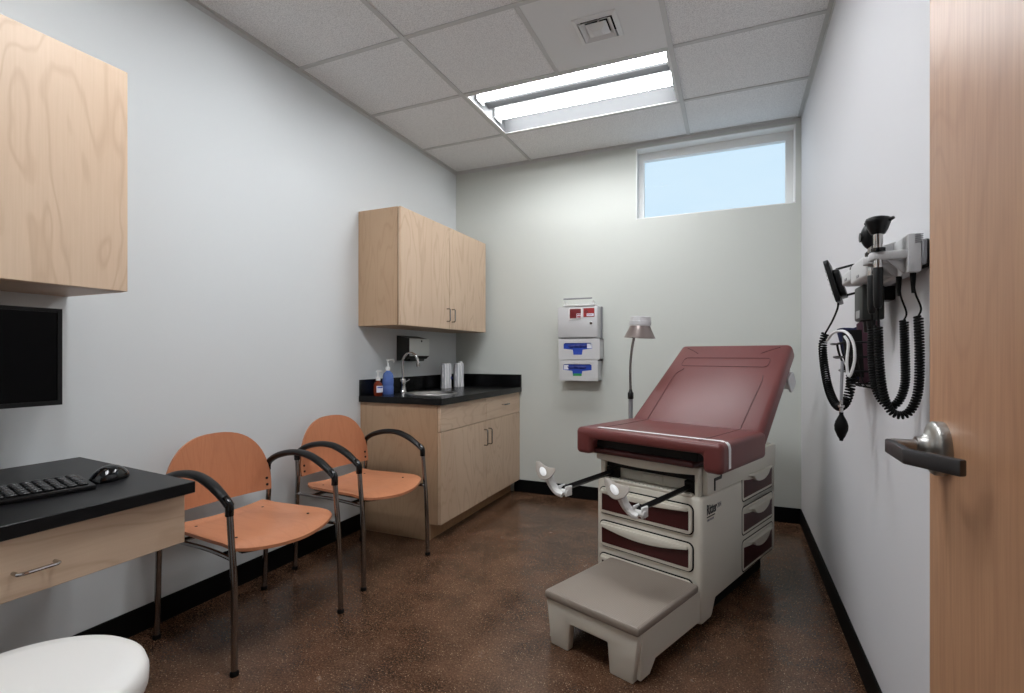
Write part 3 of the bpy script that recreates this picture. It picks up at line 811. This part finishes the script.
# white paper retaining strip over the seat and down the right side
def strip(u, v):
    path = [(-.26, .793), (-.1, .793), (.05, .793), (.2, .793), (.305, .793), (.325, .789), (.333, .781), (.3370, .765), (.3370, .72), (.3370, .69)]
    q = u*(len(path)-1); a = min(int(q), len(path)-2); f = q-a
    x = path[a][0]*(1-f)+path[a+1][0]*f; z = path[a][1]*(1-f)+path[a+1][1]*f
    return (x+.042, -.055+.022*v + (x+.26)*.02, z)
link('paper_strap', sheet(strip, 36, 1, (.0008, 0, .0008)), 'paper_white', et)
# paper roll holder under the head end
Mr = Mb @ tr(0, .52, -.085)
bm = tube(bmesh.new(), [(-.27, 0, 0), (.30, 0, 0)], .045, 20, M=Mr)
link('paper_roll', bm, 'paper_white', et)
for x in (-.31, .30): link('roll_bracket', prism(bmesh.new(), rrect(.085, .085, .02, 4, .50, -.08), .012, 'x', x, .003, 1, M=Mb), 'grey_plastic', et)
# front drawers
def front_drawer(z0, z1, x0=-.233, x1=.217, smile=.02):
    w, hgt = x1-x0, z1-z0; cx, cz = (x0+x1)/2, (z0+z1)/2
    d = link('drawer', prism(bmesh.new(), rrect(w, hgt, .022, 5, cx, cz), .010, 'y', -.011, .003, 2), 'warm_white_plastic', et)
    link('drawer_gap', prism(bmesh.new(), rrect(w+.010, hgt+.010, .026, 5, cx, cz), .003, 'y', -.0025), 'black_rubber', d)
    xi0, xi1, zi0, zi1 = x0+.014, x1-.014, z0+.016, z1-.032
    top = [(xi1-(xi1-xi0)*i/16, zi1+.010-smile*math.sin(PI*i/16)) for i in range(17)]
    pan = [(xi0, zi0), (xi1, zi0)]+top
    link('panel', prism(bmesh.new(), pan, .002, 'y', -.0125), 'burgundy_panel', d)
    lip = top[::-1]+[(xi1-(xi1-xi0)*i/16, z1-.006) for i in range(17)]
    link('handle_lip', prism(bmesh.new(), [(xi0+(xi1-xi0)*i/16, zi1+.010-smile*math.sin(PI*(i/16))) for i in range(17)]+[(xi1-(xi1-xi0)*i/16, z1-.008) for i in range(17)], .014, 'y', -.026, .004, 2), 'warm_white_plastic', d)
front_drawer(.390, .508, smile=.012); front_drawer(.238, .352, smile=.026); front_drawer(.09, .20, smile=.02)
# side drawers (right side) and their openings
ya, yb = .43, .845
for z0, z1, k in ((.445, .572, 0), (.288, .415, 0), (.118, .258, 0)):
    zc, hh2 = (z0+z1)/2, z1-z0
    d = link('side_drawer', prism(bmesh.new(), rrect(yb-ya, hh2, .02, 5, (ya+yb)/2, zc), .004, 'x', hw-.002, .0015, 1), 'warm_white_plastic', et)
    pan = [(ya+.016, z0+.014), (yb-.016, z0+.014)]+[(yb-.016-(yb-ya-.032)*i/14, z1-.030-.016*math.sin(PI*i/14)) for i in range(15)]
    link('panel', prism(bmesh.new(), pan, .002, 'x', hw+.0015), 'burgundy_panel', d)
    pan = [(ya+.10+(yb-ya-.2)*i/12, z1-.022-.036*math.sin(PI*i/12)**.55) for i in range(13)]+[(yb-.05, z1-.012), (ya+.05, z1-.012)]
    link('handle_lip', prism(bmesh.new(), pan, .022, 'x', hw+.002, .006, 2), 'warm_white_plastic', d)
    link('drawer_gap', prism(bmesh.new(), rrect(yb-ya+.010, hh2+.010, .024, 5, (ya+yb)/2, zc), .001, 'x', hw-.0004), 'black_rubber', d)
Ms = Matrix(((0, 0, 1, hw+.0006), (1, 0, 0, .045), (0, 1, 0, .468), (0, 0, 0, 1)))
text_mesh('lettering', 'Ritter', .058, 'black_plastic', Ms, et, .0006, .0012, .72)
Ms = Matrix(((0, 0, 1, hw+.0006), (1, 0, 0, .150), (0, 1, 0, .478), (0, 0, 0, 1)))
text_mesh('lettering', '204', .030, 'mid_grey_plastic', Ms, et, .0006, 0, .9)
bm = B((hw, .047, .4555), (hw+.0012, .125, .4600))
link('lettering_rule', bm, 'black_plastic', et, smooth=False)
Ms = Matrix(((0, 0, 1, hw+.0006), (1, 0, 0, .047), (0, 1, 0, .440), (0, 0, 0, 1)))
text_mesh('lettering', 'MIDMARK', .013, 'mid_grey_plastic', Ms, et, .0005, 0, 1.2)
# pull-out step
sx0, sx1 = -.160, .247
sp_ = link('step', B((sx0-.005, -.487, .170), (sx1+.006, -.02, .205), .012, 3), 'tread_rubber', et)
bm = prism(bmesh.new(), [(sx0, .172), (sx0+.022, .0), (sx0+.105, .0), (sx0+.115, .105), (sx1-.125, .105), (sx1-.115, .0), (sx1-.022, .0), (sx1, .172)], .035, 'y', -.478, .006, 2)
for s, x in ((0, sx0), (1, sx1)):
    xi = x+.018 if s == 0 else x-.018
    prism(bm, [(-.45, .172), (-.46, .012), (-.40, .012), (-.36, .05), (.0, .045), (.0, .172)], .018, 'x', min(x, xi), .003, 1)
link('step_body', bm, 'warm_white_plastic', sp_)
# stirrups
def stirrup(root, end, side):
    r = link('stirrup', T_([root, end], .0125, 4, up=(0, 0, 1)), 'black_plastic', et)
    e = Vector(end)
    # bracket at the tip
    bm = bmesh.new()
    M = tr(*e)
    box(bm, (-.022, -.012, -.030), (-.013, .030, .012), .004, 2, M); box(bm, (.013, -.012, -.030), (.022, .030, .012), .004, 2, M)
    tube(bm, [(-.026, .0, -.014), (.026, .0, -.014)], .013, 14, M=M)
    # rising post and foot plate
    pts = [e+Vector(q) for q in ((0, -.006, -.024), (-.022, -.012, -.016), (-.048, -.016, .010), (-.066, -.02, .046))]
    tube(bm, pts, [.013, .014, .015, .017], 10, 5, sx=1.5, up=(0, 0, 1), M=None)
    link('footrest_post', bm, 'white_plastic', r)
    # foot plate: curved leaf, the shade on its underside put into the colour
    p = bmesh.new()
    outl = [(-.062, .014), (-.050, .022), (-.020, .020), (.010, .022), (.036, .028), (.050, .018), (.052, -.004), (.044, -.024), (.020, -.036), (-.012, -.032), (-.036, -.018), (-.056, .002)]
    O = [tuple(v)[:2] for v in catmull([(a, b_, 0) for a, b_ in outl+[outl[0]]], 4)][:-1]
    prism(p, O, .007, 'z', 0, .002, 1)
    bmesh.ops.triangulate(p, faces=p.faces[:])
    bmesh.ops.subdivide_edges(p, edges=[q for q in p.edges if q.calc_length() > .02], cuts=1)
    bend = lambda v: setattr(v.co, 'z', v.co.z + 3.2*v.co.x**2 + 4*v.co.y**2)
    for v in p.verts: bend(v)
    c = e+Vector((-.076, -.026, .060))
    M = tr(*c) @ rot(math.radians(-20), 'Z') @ rot(math.radians(46), 'X') @ rot(math.radians(14), 'Y') @ Matrix.Scale(1.06, 4)
    bmesh.ops.transform(p, matrix=M, verts=p.verts)
    fp = link('footrest', p, 'shaded_plastic', r, sharp=50)
    p = bmesh.new(); prism(p, ell(.026, .0125, 20), .004, 'z', .006, .001, 1, M=tr(-.004, -.006, 0) @ rot(math.radians(-24), 'Z'))
    for v in p.verts: bend(v)
    bmesh.ops.transform(p, matrix=M, verts=p.verts)
    link('lit_cup_oval', p, 'pure_white', fp, sharp=50)  # white oval painted in place of the bright heel cup behind an opening
stirrup((.192, .06, .580), (.172, -.345, .560), 1)
stirrup((-.192, .06, .580), (-.180, -.345, .572), -1)

# ------------------------------------------------------------------ wall diagnostic unit on the right wall
du = empty('diagnostic_wall_unit', 'grey wall unit with instrument cradles beside the door', 'medical wall unit', (XR, 1.66, 1.365))
# local: x negative = into room, y along wall; near end -y
def wbox(bm, x0, x1, y0, y1, z0, z1, bev=.004, seg=2): return box(bm, (x0-XR, y0-1.66, z0-1.365), (x1-XR, y1-1.66, z1-1.365), bev, seg)
bm = wbox(bmesh.new(), .372, .398, 1.45, 1.87, 1.318, 1.408)
link('housing', bm, 'grey_plastic', du)
bm = wbox(bmesh.new(), .398, .407, 1.447, 1.88, 1.335, 1.392, .002, 1)
for k in range(5): wbox(bm, .385, .400, 1.4475, 1.451, 1.385+.0045*k, 1.387+.0045*k, 0)
link('rear_plate', bm, 'mid_grey_plastic', du)
link('wall_plate', wbox(bmesh.new(), .406, XR-.001, 1.46, 1.86, 1.33, 1.395, .002, 1), 'dark_panel', du)
# two front holder blocks with sloping tops
for y0, y1, z0, z1 in ((1.755, 1.875, 1.338, 1.394), (1.565, 1.745, 1.325, 1.402)):
    bm = prism(bmesh.new(), [(.378-XR, z1+.012-1.365), (.330-XR, z1-.004-1.365), (.312-XR, z1-.022-1.365), (.312-XR, z0+.006-1.365), (.322-XR, z0-1.365), (.378-XR, z0-1.365)], y1-y0, 'y', y0-1.66, .004, 2)
    blk = link('holder_block', bm, 'grey_plastic', du)
    link('badge', wbox(bmesh.new(), .3105, .3125, (y0+y1)/2-.014, (y0+y1)/2+.014, z0+.012, z0+.019, .0005, 1), 'mid_grey_plastic', blk)
    wb = wbox(bmesh.new(), .316, .330, y0+.01, y0+.03, z1-.02, z1-.008, .002, 1)
    link('sensor', wb, 'black_plastic', blk)
def cradle(y):
    pts = [(.376, y-.022), (.376, y+.024), (.314, y+.020), (.302, y+.012), (.300, y-.002), (.306, y-.014), (.318, y-.018)]
    bm = prism(bmesh.new(), [(a-XR, b_-1.66) for a, b_ in pts], .020, 'z', 1.352-1.365, .004, 2)
    prism(bm, [(.376-XR, 1.352-1.365), (.376-XR, 1.322-1.365), (.366-XR, 1.322-1.365), (.335-XR, 1.353-1.365)], .008, 'y', y-.004-1.66)
    link('cradle', bm, 'grey_plastic', du)
cradle(1.475); cradle(1.538)
# specula dispenser hanging under
sd = empty('specula_dispenser', 'dark specula dispenser hanging under the grey wall unit', 'dispenser', (XR, 1.76, 1.30))
link('body', B((-.083, -.05, -.075), (-.030, .05, .025), .005, 2), 'dark_panel', sd)
link('label', B((-.0845, -.022, -.068), (-.0825, .022, -.046), .0004, 1), 'silver_label', sd)
bm = bmesh.new()
for y in (-.022, .022): link('outlet', L_([(0, -.035), (.009, -.035), (.012, .0), (0, .0)], 12, tr(-.056, y, -.073)), 'black_plastic', sd)
link('bracket', B((-.035, -.03, -.02), (-.001, .03, .02), .003, 1), 'black_plastic', sd)
# instruments (otoscope / ophthalmoscope handles)
def handle_parts(r, z0):
    link('handle', L_([(0, -.115), (.006, -.115), (.0085, -.108), (.0100, -.09), (.0105, -.02), (.0095, -.018), (0, -.018)], 18, tr(0, 0, z0)), 'black_plastic', r)
    link('collar', L_([(0, -.02), (.0095, -.02), (.0098, .016), (.0085, .018), (.0085, .036), (.0098, .04), (.010, .062), (0, .064)], 18, tr(0, 0, z0)), 'chrome', r)
ot = empty('otoscope', 'black otoscope with wide round head in the nearest cradle', 'otoscope', (.318, 1.468, 0), 0, 'diagnostic handles in the cradles')
handle_parts(ot, 1.353)
bm = L_([(0, .062), (.013, .062), (.018, .072), (.023, .088), (.0245, .094), (.022, .1), (.012, .104), (0, .105)], 22, tr(0, 0, 1.353) @ Matrix.Diagonal((1.1, 1, 1, 1)))
tube(bm, [(.010, -.008, 1.448), (.022, -.016, 1.446), (.027, -.020, 1.448)], [.007, .005, .0035], 8)
tube(bm, [(-.012, .008, 1.449), (-.024, .014, 1.443)], [.006, .004], 8)
link('head', bm, 'black_plastic', ot)
link('ring', L_([(.0105, .0), (.015, .0), (.015, .008), (.0105, .008)], 18, tr(0, 0, 1.373)), 'black_gloss', ot)
op = empty('ophthalmoscope', 'black ophthalmoscope with rounded head in the second cradle', 'ophthalmoscope', (.322, 1.545, 0), 0, 'diagnostic handles in the cradles')
handle_parts(op, 1.345)
bm = bmesh.new(); p = bmesh.new(); bmesh.ops.create_uvsphere(p, u_segments=18, v_segments=12, radius=1)
for v in p.verts: v.co = (v.co.x*.019, v.co.y*.016, v.co.z*.034*(1+.12*v.co.x))
merge(bm, p, tr(-.006, 0, 1.345+.082)); lathe(bm, [(0, 0), (.012, 0), (.012, .006), (0, .006)], 18, tr(-.020, .002, 1.345+.08) @ rot(-PI/2, 'Y'))
link('head', bm, 'black_plastic', op)
link('ring', L_([(.0105, .0), (.015, .0), (.015, .008), (.0105, .008)], 18, tr(0, 0, 1.375)), 'black_gloss', op)
# coiled cords
def coil(P, r, turns, wire, n=6):
    """helix around a smooth path"""
    P = catmull(P, 14); L = [0]
    for a, b_ in zip(P, P[1:]): L.append(L[-1]+(b_-a).length)
    steps = turns*10; pts = []
    u = None; k = 0
    for i in range(steps+1):
        s = L[-1]*i/steps
        while k < len(P)-2 and L[k+1] < s: k += 1
        f = (s-L[k])/max(L[k+1]-L[k], 1e-9); c = P[k].lerp(P[k+1], f)
        t_ = (P[k+1]-P[k]).normalized()
        if u is None: u = t_.orthogonal().normalized()
        u = (u-t_*u.dot(t_)).normalized(); w = t_.cross(u)
        a = 2*PI*turns*i/steps
        pts.append(c+r*(math.cos(a)*u+math.sin(a)*w))
    bm = bmesh.new(); tube(bm, pts, wire, n); return bm
def cord(name, label, plug, top, coil_pts, end, turns, g):
    r = bpy.data.objects.new(name, None); C.objects.link(r); r.parent = du; o = Vector((XR, 1.66, 1.365))
    q = lambda v: Vector(v)-o
    cp = [q(v) for v in coil_pts]
    link('coil', coil(cp, .0078, turns, .0027), 'black_rubber', r)
    link('lead', tube(bmesh.new(), [q(top), (q(top)*.5+cp[0]*.5)+Vector((.001, .002, 0)), cp[0]], .0022, 6, 5), 'black_rubber', r)
    bm = bmesh.new(); tube(bm, [cp[-1], cp[-1]+Vector((.006, .004, .02)), (q(end)*.6+cp[-1]*.4), q(end)], .0022, 6, 5)
    link('lead', bm, 'black_rubber', r)
    link('strain_relief', tube(bmesh.new(), [q(end)+Vector((0, 0, -.038)), q(end)+Vector((0, 0, 0)), q(end)+Vector((0, 0, .010))], [.0035, .006, .0065], 10), 'black_rubber', r)
    return r
cord('coiled_cord', 'black coiled cord hanging from the nearest instrument, outer loop', None, (.318, 1.468, 1.24),
     [(.318, 1.468, 1.195), (.320, 1.467, 1.12), (.326, 1.465, 1.045), (.338, 1.462, 1.000), (.356, 1.458, .985), (.376, 1.455, .995), (.391, 1.453, 1.04), (.394, 1.452, 1.12), (.392, 1.453, 1.215)],
     (.386, 1.468, 1.309), 70, 'coiled cords of the wall unit')
cord('coiled_cord', 'black coiled cord hanging from the second instrument, inner loop', None, (.322, 1.545, 1.23),
     [(.322, 1.545, 1.195), (.321, 1.542, 1.12), (.326, 1.535, 1.05), (.340, 1.530, 1.012), (.358, 1.526, 1.000), (.374, 1.522, 1.018), (.384, 1.520, 1.06), (.384, 1.522, 1.13), (.382, 1.522, 1.210)],
     (.374, 1.530, 1.309), 68, 'coiled cords of the wall unit')

# blood pressure gauge seen edge-on, cuff basket, bulb
ga = empty('blood_pressure_gauge', 'square black aneroid gauge left of the grey wall unit', 'gauge', (.325, 2.105, 1.380), 0)
Mg = rot(math.radians(-13), 'Z') @ rot(math.radians(-15), 'Y')
link('case', prism(bmesh.new(), rrect(.155, .150, .015, 4), .016, 'x', -.008, .003, 2, M=Mg), 'black_plastic', ga)
link('rear_case', prism(bmesh.new(), rrect(.11, .10, .02, 4, 0, -.01), .020, 'x', .008, .006, 2, M=Mg), 'black_plastic', ga)
link('dial_face', L_([(0, 0), (.066, 0), (.066, .002), (0, .002)], 32, Mg @ tr(-.0078, 0, 0) @ rot(-PI/2, 'Y')), 'pure_white', ga)
bm = bmesh.new()
for k in range(16):
    a = -.75*PI+1.5*PI*k/15; box(bm, (-.0112, -.0012, .050), (-.0098, .0012, .062), M=Mg @ rot(a, 'X'))
box(bm, (-.0122, -.0015, -.005), (-.0112, .0015, .052), M=Mg @ rot(-.7*PI, 'X'))
link('dial_marks', bm, 'black_plastic', ga, smooth=False)
link('wall_arm', tube(bmesh.new(), [(.005, -.02, .045), (.045, -.05, .052), (XR-.325, -.09, .052)], .004, 8), 'black_plastic', ga)
link('wall_arm', tube(bmesh.new(), [(.03, -.02, -.048), (.06, -.05, -.042), (XR-.325, -.09, -.040)], .004, 8), 'black_plastic', ga)
ck = empty('blood_pressure_cuff', 'navy and maroon blood pressure cuff folded in a wire basket', 'blood pressure cuff', (XR, 1.99, 1.02))
def q(x, y, z): return (x-XR, y-1.99, z-1.02)
bm = bmesh.new()
ring = lambda z, d, w: [q(XR-.003, 1.99-w, z), q(XR-d, 1.99-w*.8, z), q(XR-d-.01, 1.99, z-.004), q(XR-d, 1.99+w*.8, z), q(XR-.003, 1.99+w, z)]
for z, d, w in ((1.165, .095, .13), (1.12, .088, .125), (1.075, .074, .11), (1.035, .052, .08)): tube(bm, ring(z, d, w), .0028, 6, 5)
for f in (-.9, -.6, -.3, 0, .3, .6, .9):
    tube(bm, [q(XR-.095*(1-.35*f*f)-.003, 1.99+f*.12, 1.166), q(XR-.088*(1-.35*f*f), 1.99+f*.115, 1.12), q(XR-.052*(1-.35*f*f), 1.99+f*.08, 1.034), q(XR-.004, 1.99+f*.06, 1.02)], .002, 6, 4)
link('basket', bm, 'wire_dark', ck)
def fold(cx, w, d, z0, z1, ph, th, mat, yc=1.99):
    bm = sheet(lambda u, v: q(XR-.012-cx-d*math.sin(PI*u)*(.75+.25*v), yc-w+2*w*u, z0+(z1-z0)*v+.012*math.sin(ph+5*u)), 14, 6, (th, 0, 0))
    return link('cuff_fold', bm, mat, ck)
fold(.01, .105, .062, 1.045, 1.195, .5, .006, 'black_rubber'); fold(.006, .10, .050, 1.05, 1.215, 1.8, .007, 'navy_fabric', 2.0)
fold(.003, .075, .038, 1.045, 1.235, 2.2, .008, 'maroon_fabric', 1.94); fold(.0, .085, .020, 1.04, 1.195, .2, .008, 'black_rubber', 1.95)
fold(.012, .06, .070, 1.13, 1.205, .2, .004, 'navy_fabric', 2.03)
hs = link('white_hose', T_([q(.306, 2.10, 1.178), q(.308, 2.00, 1.200), q(.322, 1.89, 1.200), q(.337, 1.850, 1.165), q(.340, 1.845, 1.11), q(.328, 1.855, 1.06), q(.322, 1.858, 1.10), q(.326, 1.858, 1.16), q(.318, 1.87, 1.185)], .0042, 8, 6), 'paper_white', ck)
bu = empty('inflation_bulb', 'black rubber inflation bulb hanging below the cuff basket', 'bulb', (.312, 1.885, .856))
link('bulb', L_([(0, 0), (.005, 0), (.006, .006), (.011, .014), (.0185, .034), (.0195, .048), (.016, .062), (.009, .076), (.006, .082), (.006, .09), (0, .09)], 22, tr(0, 0, 0)), 'black_rubber', bu)
link('valve', L_([(0, .088), (.0055, .088), (.0055, .104), (.009, .106), (.009, .113), (.0045, .115), (.0045, .128), (0, .128)], 14), 'chrome', bu)
link('hose', T_([(0, 0, .125), (.001, .004, .17), (.004, .012, .22), (.006, .02, .25)], .0045, 8, 5), 'mid_grey_plastic', bu)
gc = empty('coiled_tube', 'black coiled tube looping from the gauge to the cuff bulb', 'tube', (.33, 2.1, 1.2), 0)
o_ = Vector((.33, 2.1, 1.2))
CP = [Vector(v)-o_ for v in ((.308, 2.16, 1.205), (.300, 2.16, 1.16), (.300, 2.13, 1.09), (.304, 2.08, 1.02), (.310, 2.02, .975), (.320, 1.97, .955), (.332, 1.93, .975), (.342, 1.92, 1.02), (.346, 1.93, 1.06))]
link('coil', coil(CP, .0115, 50, .0032), 'black_rubber', gc)
link('lead', T_([Vector((.335, 2.08, 1.315))-o_, Vector((.335, 2.09, 1.29))-o_, Vector((.325, 2.12, 1.25))-o_, CP[0]], .0034, 8, 6), 'black_rubber', gc)

# ------------------------------------------------------------------ the open door
dx_ = .31
dr_ = empty('door_1', 'open wooden door at the right edge', 'door', (dx_, .19, .008)); dr_['kind'] = 'structure'
link('leaf', B((0, 0, 0), (.044, .902, 2.11), .0015, 1), 'door_wood', dr_)
hz = .975-.008; hyy = 1.03-.19
hs_ = link('door_handle', L_([(0, 0), (.0435, 0), (.0435, .012), (.041, .0155), (.034, .0185), (.024, .022), (.019, .030), (.0175, .036), (.0, .036)], 40, tr(0, hyy, hz) @ rot(-PI/2, 'Y')), 'brushed_steel', dr_)
link('neck', L_([(0, .034), (.0125, .034), (.0125, .068), (.0, .068)], 24, tr(0, hyy, hz) @ rot(-PI/2, 'Y')), 'satin_nickel', hs_)
pts = [(-.064, hyy+.012), (-.076, hyy+.009), (-.077, hyy-.095), (-.032, hyy-.166), (-.022, hyy-.160), (-.0645, hyy-.090)]
link('lever', prism(bmesh.new(), pts, .023, 'z', hz-.0125, .0025, 2), 'lever_dark', hs_)
bm = L_([(0, 0), (.0435, 0), (.0435, .012), (.034, .0185), (.019, .030), (.0125, .034), (.0125, .06), (0, .06)], 30, tr(.044, hyy, hz) @ rot(PI/2, 'Y'))
link('door_handle', bm, 'brushed_steel', dr_)
bm = bmesh.new()
for z in (.2, 1.05, 1.9): lathe(bm, [(0, -.05), (.007, -.05), (.007, .05), (0, .05)], 12, tr(-.004, -.004, z))
link('hinge', bm, 'brushed_steel', dr_)
# door frame
bm = bmesh.new()
box(bm, (DX0, YF-.13, 0), (DX0+.03, YF+.012, DH)); box(bm, (DX1-.01, YF-.13, 0), (DX1+.02, YF+.012, DH)); box(bm, (DX0, YF-.13, DH), (DX1+.02, YF+.012, DH+.04))
struct(link('trim_3', bm, 'dark_panel', smooth=False), 'dark metal frame of the doorway', 'door frame')

# ------------------------------------------------------------------ world, camera, view
w = bpy.data.worlds.new('sky'); bpy.context.scene.world = w; w.use_nodes = True
t = w.node_tree; bg = t.nodes['Background']
v = coords(t, (1, 1, 3), kind='Generated')
n = noise(t, v, 2.2, 4, .6)
c = ramp(t, n, ((.35, (.62, .80, .95)), (.75, (.70, .85, .96))))
t.links.new(c, bg.inputs[0]); bg.inputs[1].default_value = 1.06
cam = bpy.data.cameras.new('camera'); co = bpy.data.objects.new('camera', cam); C.objects.link(co)
co.location = (0, 0, 1.126); co.rotation_euler = (PI/2, 0, .409)
cam.sensor_width = 36; cam.sensor_fit = 'HORIZONTAL'; cam.lens = 510.3/1024*36; cam.shift_y = 8.5/1024; cam.clip_start = .02
s = bpy.context.scene; s.camera = co
s.view_settings.view_transform = 'Standard'; s.view_settings.look = 'None'
s.view_settings.gamma = 1; s.view_settings.use_curve_mapping = False; s.view_settings.exposure = 0.
